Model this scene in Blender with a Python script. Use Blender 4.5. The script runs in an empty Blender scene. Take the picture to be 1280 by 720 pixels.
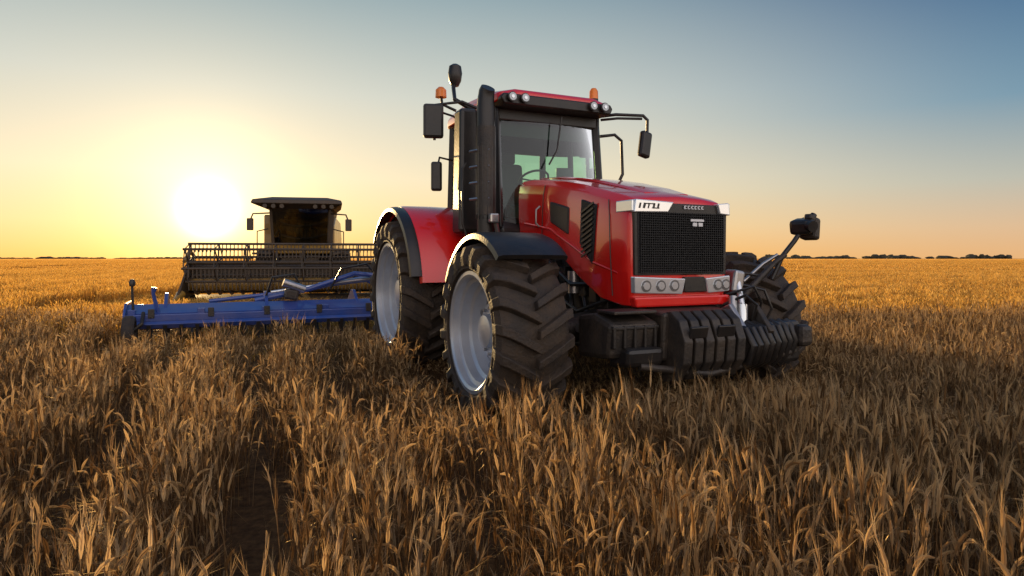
import bpy, math, random
from mathutils import Vector, Matrix, Euler
random.seed(7)
R=random.random
def U(a,b): return a+(b-a)*random.random()
scene=bpy.context.scene
col=scene.collection

# ---------------------------------------------------------------- materials
def pmat(name,c,rough=.5,metal=0,var=.25,scale=6,bump=0,coat=0,dust=0,dustc=(.28,.19,.11),bscale=None,spec=.5):
    m=bpy.data.materials.new(name); m.use_nodes=True
    nt=m.node_tree; b=nt.nodes['Principled BSDF']
    tc=nt.nodes.new('ShaderNodeTexCoord')
    n=nt.nodes.new('ShaderNodeTexNoise'); n.inputs['Scale'].default_value=scale; n.inputs['Detail'].default_value=6
    nt.links.new(tc.outputs['Object'],n.inputs['Vector'])
    mx=nt.nodes.new('ShaderNodeMix'); mx.data_type='RGBA'
    mx.inputs[6].default_value=(*[x*(1-var) for x in c],1); mx.inputs[7].default_value=(*[min(1,x*(1+var)) for x in c],1)
    nt.links.new(n.outputs['Fac'],mx.inputs[0])
    out=mx.outputs[2]
    if dust>0:
        n2=nt.nodes.new('ShaderNodeTexNoise'); n2.inputs['Scale'].default_value=scale*.6; n2.inputs['Detail'].default_value=9; n2.inputs['Roughness'].default_value=.7
        nt.links.new(tc.outputs['Object'],n2.inputs['Vector'])
        mr=nt.nodes.new('ShaderNodeMapRange'); mr.inputs[1].default_value=.38; mr.inputs[2].default_value=.72; mr.inputs[3].default_value=dust*.15; mr.inputs[4].default_value=dust
        nt.links.new(n2.outputs['Fac'],mr.inputs[0])
        m2=nt.nodes.new('ShaderNodeMix'); m2.data_type='RGBA'; m2.inputs[7].default_value=(*dustc,1)
        nt.links.new(mr.outputs[0],m2.inputs[0]); nt.links.new(out,m2.inputs[6]); out=m2.outputs[2]
        mr2=nt.nodes.new('ShaderNodeMapRange'); mr2.inputs[3].default_value=rough; mr2.inputs[4].default_value=min(1,rough+.45)
        nt.links.new(mr.outputs[0],mr2.inputs[0]); nt.links.new(mr2.outputs[0],b.inputs['Roughness'])
    else: b.inputs['Roughness'].default_value=rough
    nt.links.new(out,b.inputs['Base Color'])
    b.inputs['Metallic'].default_value=metal
    b.inputs['Coat Weight'].default_value=coat; b.inputs['Coat Roughness'].default_value=.05
    b.inputs['Specular IOR Level'].default_value=spec
    if bump>0:
        n3=nt.nodes.new('ShaderNodeTexNoise'); n3.inputs['Scale'].default_value=bscale or scale*5; n3.inputs['Detail'].default_value=5
        nt.links.new(tc.outputs['Object'],n3.inputs['Vector'])
        bp=nt.nodes.new('ShaderNodeBump'); bp.inputs['Strength'].default_value=bump; bp.inputs['Distance'].default_value=.02
        nt.links.new(n3.outputs['Fac'],bp.inputs['Height']); nt.links.new(bp.outputs[0],b.inputs['Normal'])
    return m
RED=pmat('red_paint',(.80,.008,.006),.25,0,.08,3,coat=.9,dust=.07)
BLACK=pmat('black_plastic',(.012,.012,.013),.34,0,.3,8,dust=.08,bump=.08)
DARK=pmat('dark_cast_iron',(.022,.021,.021),.45,.2,.4,7,bump=.35,dust=.22)
TIRE=pmat('tire_rubber',(.020,.016,.014),.65,0,.35,9,bump=.5,dust=.42,dustc=(.15,.095,.05))
RIM=pmat('rim_silver',(.60,.64,.70),.3,.55,.12,5,dust=.25,bump=.08)
STEEL=pmat('bare_steel',(.45,.45,.46),.3,.9,.2,8,dust=.25)
BLUE=pmat('blue_paint',(.010,.06,.30),.28,0,.2,3,coat=.5,dust=.28)
CHROME=pmat('lamp_reflector',(.82,.84,.86),.12,.6,.05,20)
LAMPG=pmat('lamp_glass',(.35,.36,.37),.1,.7,.1,20)
WHITE=pmat('white_decal',(.8,.8,.8),.4,0,.03,10)
ORANGE=pmat('beacon_amber',(.95,.25,.01),.2,0,.05,10,coat=.5)
GRILLE=pmat('grille_mesh',(.005,.005,.006),.5,0,.3,30,bump=.3)
TAN=pmat('seat_cloth',(.07,.065,.06),.8,0,.2,20)
YEL=pmat('harvester_paint',(.36,.20,.025),.35,0,.2,2,coat=.4,dust=.5,dustc=(.2,.13,.06))
HDK=pmat('harvester_dark',(.035,.026,.018),.45,0,.3,3,dust=.4,dustc=(.18,.11,.05))
INT=pmat('cab_interior',(.06,.063,.06),.7,0,.2,9)
def glass(name,tint,gl=.12):
    m=bpy.data.materials.new(name); m.use_nodes=True; nt=m.node_tree; nt.nodes.clear()
    o=nt.nodes.new('ShaderNodeOutputMaterial'); t=nt.nodes.new('ShaderNodeBsdfTransparent'); t.inputs[0].default_value=(*tint,1)
    g=nt.nodes.new('ShaderNodeBsdfGlossy'); g.inputs['Roughness'].default_value=.03; g.inputs[0].default_value=(.9,.95,.95,1)
    f=nt.nodes.new('ShaderNodeFresnel'); f.inputs[0].default_value=1.5
    a=nt.nodes.new('ShaderNodeMath'); a.operation='ADD'; a.inputs[1].default_value=gl*.4
    mx=nt.nodes.new('ShaderNodeMixShader')
    nt.links.new(f.outputs[0],a.inputs[0]); nt.links.new(a.outputs[0],mx.inputs[0]); nt.links.new(t.outputs[0],mx.inputs[1]); nt.links.new(g.outputs[0],mx.inputs[2]); nt.links.new(mx.outputs[0],o.inputs[0])
    return m
GLASS=glass('tinted_glass',(.52,.76,.66),.04)
GLASSD=glass('dark_glass',(.30,.26,.14))

# ---------------------------------------------------------------- mesh helpers
def empty(name,loc=(0,0,0),rz=0,par=None):
    e=bpy.data.objects.new(name,None); e.location=loc; e.rotation_euler=(0,0,rz); col.objects.link(e); e.parent=par; return e
def mk(name,vs,fs,mat,par,bevel=0,smooth=False,seg=2):
    me=bpy.data.meshes.new(name); me.from_pydata([tuple(v) for v in vs],[],fs); me.validate(); me.update()
    import bmesh
    bm=bmesh.new(); bm.from_mesh(me); bmesh.ops.recalc_face_normals(bm,faces=bm.faces); bm.to_mesh(me); bm.free()
    if mat: me.materials.append(mat)
    o=bpy.data.objects.new(name,me); col.objects.link(o); o.parent=par
    if bevel>0:
        b=o.modifiers.new('bevel','BEVEL'); b.width=bevel; b.segments=seg; b.limit_method='ANGLE'; b.angle_limit=math.radians(28); b.harden_normals=False
    if smooth:
        me.polygons.foreach_set('use_smooth',[True]*len(me.polygons))
        try: me.set_sharp_from_angle(angle=math.radians(38))
        except Exception: pass
    return o
def box(name,c,s,mat,par,bevel=.012,rot=None,taper=None):
    hx,hy,hz=[k/2 for k in s]; tx,ty=(taper or (1,1))
    v=[Vector((sx*hx*(tx if sz>0 else 1),sy*hy*(ty if sz>0 else 1),sz*hz)) for sz in(-1,1) for sy in(-1,1) for sx in(-1,1)]
    if rot: 
        M=Euler([math.radians(a) for a in rot]).to_matrix(); v=[M@p for p in v]
    v=[p+Vector(c) for p in v]
    return mk(name,v,[(0,1,3,2),(4,6,7,5),(0,4,5,1),(2,3,7,6),(0,2,6,4),(1,5,7,3)],mat,par,bevel)
def prism(name,poly,x0,x1,mat,par,bevel=.01,axis='x'):
    n=len(poly)
    def P(t,p):
        return (t,p[0],p[1]) if axis=='x' else ((p[0],t,p[1]) if axis=='y' else (p[0],p[1],t))
    v=[P(x0,p) for p in poly]+[P(x1,p) for p in poly]
    f=[tuple(range(n)),tuple(range(2*n-1,n-1,-1))]+[(i,(i+1)%n,n+(i+1)%n,n+i) for i in range(n)]
    return mk(name,v,f,mat,par,bevel)
def sweep(pts,r,n):
    pts=[Vector(p) for p in pts]; vs=[];fs=[]
    up=None
    for i,p in enumerate(pts):
        if i==0: t=pts[1]-pts[0]
        elif i==len(pts)-1: t=pts[-1]-pts[-2]
        else: t=(pts[i+1]-p).normalized()+(p-pts[i-1]).normalized()
        t.normalize()
        if up is None:
            up=Vector((0,0,1)) if abs(t.z)<.9 else Vector((1,0,0))
        a=t.cross(up).normalized(); b=a.cross(t).normalized(); up=b
        rr=r[i] if isinstance(r,(list,tuple)) else r
        for k in range(n):
            th=2*math.pi*k/n; vs.append(p+a*math.cos(th)*rr+b*math.sin(th)*rr)
    for i in range(len(pts)-1):
        for k in range(n):
            fs.append((i*n+k,i*n+(k+1)%n,(i+1)*n+(k+1)%n,(i+1)*n+k))
    fs.append(tuple(range(n-1,-1,-1))); m=(len(pts)-1)*n; fs.append(tuple(range(m,m+n)))
    return vs,fs
def tube(name,pts,r,mat,par,n=10):
    vs,fs=sweep(pts,r,n); return mk(name,vs,fs,mat,par,0,True)
def multi(name,parts,mat,par,bevel=0,smooth=False):
    V=[];F=[]
    for vs,fs in parts:
        o=len(V); V+= [tuple(v) for v in vs]; F+=[tuple(i+o for i in f) for f in fs]
    return mk(name,V,F,mat,par,bevel,smooth)
def bx(c,s,rot=None):
    hx,hy,hz=[k/2 for k in s]
    v=[Vector((sx*hx,sy*hy,sz*hz)) for sz in(-1,1) for sy in(-1,1) for sx in(-1,1)]
    if rot:
        M=Euler([math.radians(a) for a in rot]).to_matrix(); v=[M@p for p in v]
    v=[p+Vector(c) for p in v]
    return v,[(0,1,3,2),(4,6,7,5),(0,4,5,1),(2,3,7,6),(0,2,6,4),(1,5,7,3)]
def lathe(name,prof,c,mat,par,n=64,t0=0,t1=2*math.pi,smooth=True,bevel=0):
    full=abs(t1-t0-2*math.pi)<1e-4; m=n if full else n+1
    vs=[];fs=[];k=len(prof)
    for i in range(m):
        th=t0+(t1-t0)*i/n
        for r,x in prof: vs.append((c[0]+x,c[1]+r*math.cos(th),c[2]+r*math.sin(th)))
    for i in range(n):
        j=(i+1)%m
        for q in range(k-1): fs.append((i*k+q,i*k+q+1,j*k+q+1,j*k+q))
    return mk(name,vs,fs,mat,par,bevel,smooth)
def loft(name,secs,mat,par,bevel=.02,cap=True,smooth=True):
    n=len(secs[0]); vs=[p for s in secs for p in s]; fs=[]
    for i in range(len(secs)-1):
        for k in range(n): fs.append((i*n+k,i*n+(k+1)%n,(i+1)*n+(k+1)%n,(i+1)*n+k))
    if cap: fs.append(tuple(range(n))); fs.append(tuple(range(len(vs)-n,len(vs))))
    return mk(name,vs,fs,mat,par,bevel,smooth)

def wheel(prefix,c,Rd,W,Rr,par,side,nl=20,lug=.055,ph=0):
    s=side
    b=Rd-lug
    prof=[(Rr,-.42*W),(Rr+.03,-.455*W),(Rr+(b-Rr)*.45,-.5*W),(b-.10,-.495*W),(b-.045,-.46*W),(b-.012,-.36*W),(b,-.15*W),(b,.15*W),(b-.012,.36*W),(b-.045,.46*W),(b-.10,.495*W),(Rr+(b-Rr)*.45,.5*W),(Rr+.03,.455*W),(Rr,.42*W)]
    lathe(prefix+'_tire',prof,c,TIRE,par,72)
    V=[];F=[]
    def surf(q):
        a=abs(q)
        if a<.72: r=b-.012*(a/.72)**2
        elif a<.92: r=b-.012-.033*((a-.72)/.2)
        elif a<1.0: r=b-.045-.055*((a-.92)/.08)
        else: r=b-.10-.09*((a-1)/.1)
        x=.5*W*min(a,1.0)*(1 if q>0 else -1)
        return r,x
    qs=[-.03,.18,.4,.62,.8,.92,1.0,1.07]
    pitch=2*math.pi/nl
    for hs in (-1,1):
        for i in range(nl):
            th0=ph+i*pitch+(pitch/2 if hs>0 else 0)
            base=len(V)
            for j,q in enumerate(qs):
                r,x=surf(q*hs if q>0 else q*hs)
                if q<0: r=b; x=.5*W*q*hs
                th=th0-0.62*pitch*q*1.35*(.9/1) 
                w=pitch*(.175+.06*q)
                h=lug if q<.95 else lug*.55
                if q>1.03: h=.012
                nx=0
                if q>=.9: nx=hs*.022*(1 if q<1.03 else .5)
                for (dt,hh) in ((-w,-.01),(-w*.72,h),(w*.72,h),(w,-.01)):
                    rr=r+hh; xx=x+(nx if hh>0 else 0)
                    V.append((c[0]+xx,c[1]+rr*math.cos(th+dt),c[2]+rr*math.sin(th+dt)))
            m=len(qs)
            for j in range(m-1):
                for k in range(3):
                    a=base+j*4+k; F.append((a,a+1,a+5,a+4))
            F.append((base,base+1,base+2,base+3)); e=base+(m-1)*4; F.append((e,e+3,e+2,e+1))
    mk(prefix+'_tread_lugs',V,F,TIRE,par,.006,False,1)
    for hs in(-1,1):
        x0=hs*.5*W
        lathe(prefix+'_sidewall_ring',[(Rr+.05,x0*.955),(Rr+.055,x0*1.0),(Rr+.07,x0*1.0),(Rr+.075,x0*.955)],c,TIRE,par,64)
    o=s
    pr=[(Rr+.025,.44*W*o),(Rr+.03,.46*W*o),(Rr-.005,.465*W*o),(Rr-.03,.44*W*o),(Rr-.035,.36*W*o),(Rr-.075,.34*W*o),(Rr-.08,.22*W*o),(Rr-.12,.19*W*o),(Rr-.13,.06*W*o),(Rr*.72,.0*W*o),(Rr*.55,.05*W*o),(Rr*.50,.14*W*o),(Rr*.30,.16*W*o),(Rr*.28,.26*W*o),(Rr*.12,.29*W*o),(0.001,.29*W*o)]
    lathe(prefix+'_rim',pr,c,RIM,par,64)
    pr=[(Rr+.025,-.44*W*o),(Rr-.02,-.46*W*o),(Rr-.04,-.36*W*o),(Rr-.08,-.3*W*o),(Rr-.13,.03*W*o)]
    lathe(prefix+'_rim_back',pr,c,RIM,par,48)
    parts=[];hol=[]
    for i in range(12):
        t=2*math.pi*i/12; y=c[1]+Rr*.40*math.cos(t); z=c[2]+Rr*.40*math.sin(t)
        parts.append(sweep([(c[0]+.145*W*o,y,z),(c[0]+.195*W*o,y,z)],.017,6))
    for i in range(8):
        t=2*math.pi*(i+.5)/8; y=c[1]+(Rr-.17)*math.cos(t); z=c[2]+(Rr-.17)*math.sin(t)
        parts.append(sweep([(c[0]+.02*W*o,y,z),(c[0]+.09*W*o,y,z)],.03,8))
        t=2*math.pi*i/8; y=c[1]+Rr*.64*math.cos(t); z=c[2]+Rr*.64*math.sin(t)
        hol.append(sweep([(c[0]+.0*W*o,y,z),(c[0]+.045*W*o,y,z)],.045,14))
    multi(prefix+'_wheel_bolts',parts,STEEL,par)
    multi(prefix+'_rim_holes',hol,DARK,par)

# ================================================================ TRACTOR
A25=math.radians(25)
T=empty('tractor',(1.30,6.96,0),A25)
wheel('front_left',(-1.55,0,.85),.87,.72,.56,T,-1,20,.075,.1)
wheel('front_right',(1.45,0,.82),.82,.70,.56,T,1,20,.075,.05)
wheel('rear_left',(-1.52,3.3,1.05),1.06,.74,.70,T,-1,22,.075,.1)
wheel('rear_right',(1.52,3.3,1.05),1.06,.74,.70,T,1,22,.075,.2)
tube('front_axle',[(-1.5,0,.85),(-.9,0,.82),(0,0,.9),(.9,0,.82),(1.5,0,.85)],[.16,.13,.2,.13,.16],DARK,T,14)
tube('rear_axle',[(-1.5,3.3,1.05),(1.5,3.3,1.05)],.2,DARK,T,16)
for sx in(-1,1):
    tube('steer_cylinder',[(sx*.25,-.18,.86),(sx*.8,-.2,.86)],.045,STEEL,T)
    box('knuckle',(sx*1.12,0,.85),(.22,.4,.42),DARK,T,.04)
# hood
def sec(y,hw,zb,zt,ins=0):
    L=[(-hw*.96,zb),(-hw,zb+(zt-zb)*.30),(-hw*1.0,zt-.22),(-hw*.965,zt-.10),(-hw*.86,zt-.03),(-hw*.5,zt-.004)]
    pts=L+[(0,zt+.012)]+[(-x,z) for x,z in reversed(L)]
    return [(x,y,z) for x,z in pts]
secs=[sec(-.80,.57,1.13,2.10),sec(-.765,.595,1.11,2.15),sec(-.66,.61,1.11,2.19),sec(-.3,.615,1.16,2.28),sec(.15,.60,1.36,2.385),sec(.6,.575,1.60,2.47),sec(1.05,.56,1.80,2.535),sec(1.45,.55,1.86,2.58),sec(1.72,.54,1.88,2.59)]
loft('hood',secs,RED,T,.012)
loft('hood_spine',[[(-.30,y,z+.0),(-.26,y,z+.022),(.26,y,z+.022),(.30,y,z+.0)] for y,z in((-.60,2.19),(-.3,2.28),(.15,2.385),(.6,2.47),(1.05,2.535),(1.6,2.58))],RED,T,.008)
def facepoly(name,xz,y0,y1,mat,bev=.01):
    return prism(name,xz,y0,y1,mat,T,bev,'y')
facepoly('grille_surround',[(-.555,1.40),(.555,1.40),(.565,2.09),(-.565,2.09)],-.83,-.78,BLACK)
parts=[]
for i in range(26):
    z=1.43+i*.0225; parts.append(bx((0,-.845,z),(1.02,.02,.006)))
for i in range(40):
    x=-.5+i*1.0/39; parts.append(bx((x,-.842,1.71),(.005,.018,.58)))
multi('grille_bars',parts,GRILLE,T)
facepoly('grille_backing',[(-.52,1.42),(.52,1.42),(.53,1.99),(-.53,1.99)],-.838,-.82,GRILLE)
facepoly('upper_headlight_l',[(-.585,1.99),(-.19,2.00),(-.12,2.10),(-.565,2.115)],-.86,-.79,CHROME)
facepoly('upper_headlight_r',[(.585,1.99),(.45,2.0),(.42,2.10),(.565,2.115)],-.86,-.79,CHROME)
box('upper_headlight_side_l',(-.592,-.72,2.055),(.03,.24,.11),CHROME,T,.01,(0,0,4))
box('upper_headlight_side_r',(.592,-.72,2.055),(.03,.24,.11),CHROME,T,.01,(0,0,-4))
facepoly('lower_headlight_l',[(-.575,1.235),(-.02,1.215),(.02,1.365),(-.58,1.39)],-.86,-.79,CHROME)
facepoly('lower_headlight_r',[(.575,1.235),(.30,1.22),(.27,1.365),(.58,1.39)],-.86,-.79,CHROME)
parts=[];p2=[]
for x in(-.45,-.28,-.12,.42,.52):
    parts.append(sweep([(x,-.868,1.30),(x,-.855,1.30)],.055,18)); p2.append(sweep([(x,-.874,1.30),(x,-.866,1.30)],.036,18))
multi('lower_lamp_bulbs',parts,LAMPG,T); multi('lower_lamp_lens',p2,CHROME,T)
parts=[]
for x,w in((-.52,.03),(-.47,.04),(-.42,.02),(-.36,.035),(-.31,.03)): parts.append(bx((x,-.863,2.055),(w*.5,.006,.05),(0,15,0)))
parts+=[bx((-.415,-.863,2.075),(.12,.006,.01)),bx((-.34,-.863,2.035),(.08,.006,.01))]
multi('headlight_dividers',parts,BLACK,T)
facepoly('lower_mid_panel',[(.02,1.23),(.30,1.23),(.27,1.38),(.02,1.38)],-.845,-.79,BLACK)
facepoly('nose_lip',[(-.56,1.10),(.56,1.10),(.58,1.20),(-.58,1.20)],-.865,-.76,RED,.02)
parts=[]
for i,w in enumerate((.03,.03,.035,.028,.032,.03)): 
    x=.02+i*.042; parts+= [bx((x,-.842,2.055),(w*.35,.01,.034)),bx((x+.008,-.842,2.068),(w*.8,.01,.008)),bx((x+.008,-.842,2.043),(w*.8,.01,.008))]
multi('badge_lettering',parts,WHITE,T)
multi('badge_plate',[bx((.16,-.86,1.93),(.16,.01,.022)),bx((.13,-.86,1.89),(.05,.01,.035)),bx((.20,-.86,1.89),(.05,.01,.035))],WHITE,T)
for sx in(-1,1):
    X=sx*.615
    v=[(X*1.0,-.28,2.10),(X*.99,.02,2.18),(X*.985,.06,1.72),(X*1.0,-.20,1.50)]
    off=sx*.018
    mk('side_vent',[(a+off,b,c) for a,b,c in v]+[(a-off*2,b,c) for a,b,c in v],[(0,1,2,3),(7,6,5,4),(0,4,5,1),(1,5,6,2),(2,6,7,3),(3,7,4,0)],GRILLE,T,.01)
    parts=[bx((X*.995+sx*.026,-.12+i*.002,2.08-i*.052),(.012,.26-i*.006,.02),(20*sx,0,0)) for i in range(10)]
    multi('vent_louvres',parts,BLACK,T)
    v=[(sx*.585,.32,2.12),(sx*.575,.78,2.22),(sx*.57,.78,1.98),(sx*.588,.34,1.82)]
    mk('side_intake',[(a+sx*.02,b,c) for a,b,c in v]+[(a-sx*.05,b,c) for a,b,c in v],[(0,1,2,3),(7,6,5,4),(0,4,5,1),(1,5,6,2),(2,6,7,3),(3,7,4,0)],BLACK,T,.02)
    tube('hood_crease',[(sx*.60,-.62,1.42),(sx*.612,-.2,1.52),(sx*.60,.3,1.72),(sx*.575,.8,1.90),(sx*.56,1.5,2.0)],.014,RED,T)
    tube('hood_seam',[(sx*.617,-.55,1.2),(sx*.622,-.52,1.6),(sx*.620,-.50,1.98),(sx*.60,-.46,2.14)],.005,BLACK,T,6)
    tube('hood_seam_b',[(sx*.565,1.02,1.84),(sx*.566,1.0,2.1),(sx*.565,.98,2.32),(sx*.545,.97,2.43)],.005,BLACK,T,6)
    tube('hood_handle',[(sx*.60,1.0,2.18),(sx*.64,1.02,2.14),(sx*.64,1.03,1.98),(sx*.6,1.02,1.94)],.012,STEEL,T)
prism('chassis_frame',[(-.72,.72),(-.72,1.08),(.2,1.12),(3.8,1.2),(3.8,.65),(.5,.55)],-.34,.34,DARK,T,.03)
prism('engine_block',[(-.45,1.0),(-.45,1.25),(.3,1.5),(1.0,1.84),(1.9,1.9),(1.9,.9)],-.40,.40,DARK,T,.02)
parts=[]
for i in range(9):
    y=-.2+i*.22; z=1.12+.08*i*.8
    parts.append(bx((-.44,y,z),(.1,.14,.16+.02*(i%3))))
for i in range(6): parts.append(sweep([(-.5,.1+i*.3,.95),(-.47,.2+i*.3,1.1+i*.08),(-.45,.3+i*.3,1.3+i*.06)],.028,8))
multi('engine_details',parts,BLACK,T,.008)
parts=[sweep([(-.48,-.3,1.15),(-.62,.1,1.0),(-.6,.6,1.15),(-.5,1.0,1.5)],.02,8),sweep([(-.46,-.1,1.3),(-.58,.3,1.28),(-.56,.9,1.55),(-.48,1.4,1.8)],.025,8)]
multi('engine_hoses',parts,BLACK,T,0,True)
tube('oil_filter',[(-.52,.35,1.18),(-.52,.35,1.42)],.07,STEEL,T,16)
def fender(name,c,r,x0,x1,t0,t1,mat,th=.03,lip=.05):
    prof=[(r-lip,x0),(r,x0+.01),(r+.015,x0+.05),(r+.02,(x0+x1)/2),(r+.015,x1-.05),(r,x1-.01),(r-lip,x1),(r-lip,x1-.02),(r-th,x1-.04),(r-th,x0+.04),(r-lip,x0+.02),(r-lip,x0)]
    k=len(prof)-1; n=28; vs=[];fs=[]
    for i in range(n+1):
        t=math.radians(t0+(t1-t0)*i/n)
        for rr,x in prof[:-1]: vs.append((c[0]+x,c[1]+rr*math.cos(t),c[2]+rr*math.sin(t)))
    for i in range(n):
        for q in range(k): fs.append((i*k+q,i*k+(q+1)%k,(i+1)*k+(q+1)%k,(i+1)*k+q))
    fs.append(tuple(range(k))); fs.append(tuple(range(n*k,n*k+k)))
    return mk(name,vs,fs,mat,T,0,True)
fender('front_fender',(-1.50,0,.85),.95,-.36,.36,30,130,BLACK)
tube('front_fender_bracket',[(-1.15,.05,1.0),(-1.1,.1,1.5),(-1.3,.1,1.78)],.03,BLACK,T)
for sx in(-1,1):
    fender('rear_fender',(sx*1.50,3.3,1.08),1.22,-.22 if sx<0 else -.68,.68 if sx<0 else .22,35,172,RED,.04,.10)
    fender('rear_fender_flare',(sx*1.50,3.3,1.08),1.20,-.36 if sx<0 else .14,-.14 if sx<0 else .36,38,168,BLACK,.035,.05)
    pts=[(3.3+1.2*math.cos(math.radians(t)),1.08+1.2*math.sin(math.radians(t))) for t in range(35,176,10)]
    prism('fender_inner_panel',[(4.2,1.4)]+pts+[(2.2,1.0)],sx*.82,sx*.86,RED,T,.01)
# cab
prism('cab_base',[(1.78,1.25),(1.72,1.95),(1.85,2.1),(3.5,2.1),(3.75,1.9),(3.7,1.2)],-.78,.78,BLACK,T,.04)
def pill(name,p0,p1,w=.07,d=.09):
    pts=[Vector(p0),Vector(p1)]
    vs,fs=sweep(pts,w*.7,4); return mk(name,vs,fs,BLACK,T,.012)
for sx in(-1,1):
    pill('a_pillar',(sx*.78,1.78,1.95),(sx*.76,1.93,3.56),.085)
    pill('b_pillar',(sx*.86,2.75,1.95),(sx*.82,2.75,3.56),.07)
    pill('c_pillar',(sx*.80,3.62,1.95),(sx*.78,3.55,3.56),.09)
    pill('sill',(sx*.82,1.8,2.08),(sx*.82,3.62,2.08),.06)
    mk('side_glass',[(sx*.80,1.82,2.1),(sx*.86,2.73,2.1),(sx*.82,2.73,3.5),(sx*.785,1.95,3.5)],[(0,1,2,3)],GLASS,T)
    mk('rear_side_glass',[(sx*.86,2.77,2.1),(sx*.81,3.58,2.1),(sx*.78,3.53,3.5),(sx*.82,2.77,3.5)],[(0,1,2,3)],GLASS,T)
n=8; vs=[]
for i in range(n+1):
    x=-.74+1.48*i/n; bow=.07*(1-(x/.74)**2)
    vs+= [(x,1.80-bow,1.98),(x,1.94-bow*.6,3.5)]
mk('windshield',vs,[(2*i,2*i+2,2*i+3,2*i+1) for i in range(n)],GLASS,T,0,True)
mk('rear_glass',[(-.74,3.63,2.1),(.74,3.63,2.1),(.74,3.56,3.5),(-.74,3.56,3.5)],[(0,1,2,3)],GLASS,T)
box('rear_window_bar',(.1,3.6,2.8),(.06,.05,1.4),BLACK,T,.01)
box('rear_window_sill',(0,3.6,2.35),(1.5,.06,.5),INT,T,.02)
box('windshield_header',(0,1.93,3.46),(1.6,.1,.16),BLACK,T)
box('sun_blind',(0,2.02,3.30),(1.42,.02,.22),INT,T,.005)
box('rear_header',(0,3.56,3.40),(1.6,.1,.32),BLACK,T)
box('roof_console',(-.45,2.4,3.36),(.4,.5,.2),INT,T,.03)
tube('wiper',[(.1,1.72,3.45),(.02,1.70,3.0),(-.1,1.70,2.8)],.012,BLACK,T)
def rs(y,hw,z0,z1): 
    L=[(-hw,z0),(-hw*1.0,z0+.1),(-hw*.93,z1-.05),(-hw*.7,z1)]
    return [(x,y,z) for x,z in L+[(-x,z) for x,z in reversed(L)]]
loft('roof',[rs(1.66,.78,3.60,3.70),rs(1.72,.84,3.58,3.75),rs(2.0,.88,3.56,3.80),rs(2.8,.89,3.56,3.84),rs(3.5,.88,3.56,3.80),rs(3.75,.80,3.58,3.72)],RED,T,.015)
loft('roof_visor',[[(-.80,y,3.52),(-.84,y,3.60),(-.80,y,3.66-.0),(.80,y,3.66),(.84,y,3.60),(.80,y,3.52)] for y in(1.60,1.72,1.95)],BLACK,T,.02)
box('roof_headliner',(0,2.75,3.54),(1.6,1.7,.05),BLACK,T)
parts=[];p2=[];p3=[]
for x in(-.70,-.52,.50,.68):
    parts.append(sweep([(x,1.55,3.605),(x,1.64,3.605)],.062,20)); p2.append(sweep([(x,1.54,3.605),(x,1.552,3.605)],.050,20)); p3.append(sweep([(x,1.533,3.605),(x,1.545,3.605)],.022,14))
multi('roof_lamp_housings',parts,BLACK,T,0,True); multi('roof_lamps',p2,LAMPG,T); multi('roof_lamp_bulbs',p3,CHROME,T)
tube('beacon_bracket_l',[(-.86,3.2,3.75),(-1.04,3.3,3.85),(-1.06,3.3,3.98)],.022,BLACK,T)
tube('beacon_l',[(-1.06,3.3,3.95),(-1.06,3.3,4.06),(-1.06,3.3,4.10)],[.085,.08,.04],ORANGE,T,16)
tube('beacon_r_base',[(.73,1.92,3.76),(.73,1.92,3.80)],.065,BLACK,T,16)
tube('beacon_r',[(.73,1.92,3.80),(.73,1.92,3.91),(.73,1.92,3.95)],[.065,.06,.035],ORANGE,T,16)
tube('gps_mast',[(-.92,2.3,3.55),(-1.15,2.45,3.72),(-1.08,2.7,3.95),(-1.04,2.74,4.02)],.03,BLACK,T)
tube('gps_receiver',[(-1.04,2.74,3.98),(-1.04,2.74,4.05),(-1.04,2.74,4.16),(-1.04,2.74,4.26),(-1.04,2.74,4.29)],[.05,.085,.10,.085,.04],BLACK,T,16)
tube('exhaust_stack',[(-1.04,1.62,1.75),(-1.04,1.62,2.2),(-1.04,1.62,3.40),(-1.04,1.62,3.54),(-1.035,1.60,3.64),(-1.03,1.57,3.68)],[.11,.115,.115,.105,.10,.09],BLACK,T,20)
tube('exhaust_shield',[(-1.04,1.62,2.1),(-1.04,1.62,3.2)],.125,DARK,T,20)
parts=[bx((-1.04+ .12*math.cos(a),1.62+.12*math.sin(a),2.5),(.012,.012,.9)) for a in [i*.5 for i in range(13)]]
multi('exhaust_ribs',parts,BLACK,T)
box('air_intake_tower',(-1.11,2.12,2.70),(.30,.32,1.62),BLACK,T,.05,None,(.85,.85))
box('door_frame_panel',(-.92,2.5,2.4),(.05,.4,.9),BLACK,T,.03)
parts=[sweep([(-1.2,1.75,2.3+i*.2),(-1.16,1.62,2.3+i*.2),(-1.04,1.5,2.3+i*.2)],.018,6) for i in range(4)]
multi('exhaust_clamps',parts,STEEL,T)
tube('grab_rail',[(-1.12,1.95,1.7),(-1.22,1.95,2.0),(-1.22,1.98,2.7),(-1.1,2.0,2.9)],.018,BLACK,T)
tube('mirror_arm_l',[(-.86,2.2,3.55),(-1.1,2.3,3.66),(-1.42,2.45,3.62),(-1.43,2.48,3.15)],.02,BLACK,T)
tube('mirror_brace_l',[(-.86,2.5,3.3),(-1.15,2.5,3.5),(-1.42,2.47,3.55)],.015,BLACK,T)
box('mirror_l',(-1.45,2.46,3.40),(.27,.10,.46),BLACK,T,.035,(0,0,-18))
box('mirror_l_lower',(-1.36,2.6,2.68),(.15,.09,.40),BLACK,T,.03,(0,0,-18))
tube('mirror_l_lower_arm',[(-.86,2.75,2.9),(-1.3,2.65,2.95),(-1.36,2.6,2.75)],.015,BLACK,T)
box('mirror_glass_l',(-1.43,2.52,3.40),(.22,.012,.40),CHROME,T,.005,(0,0,-18))
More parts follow.
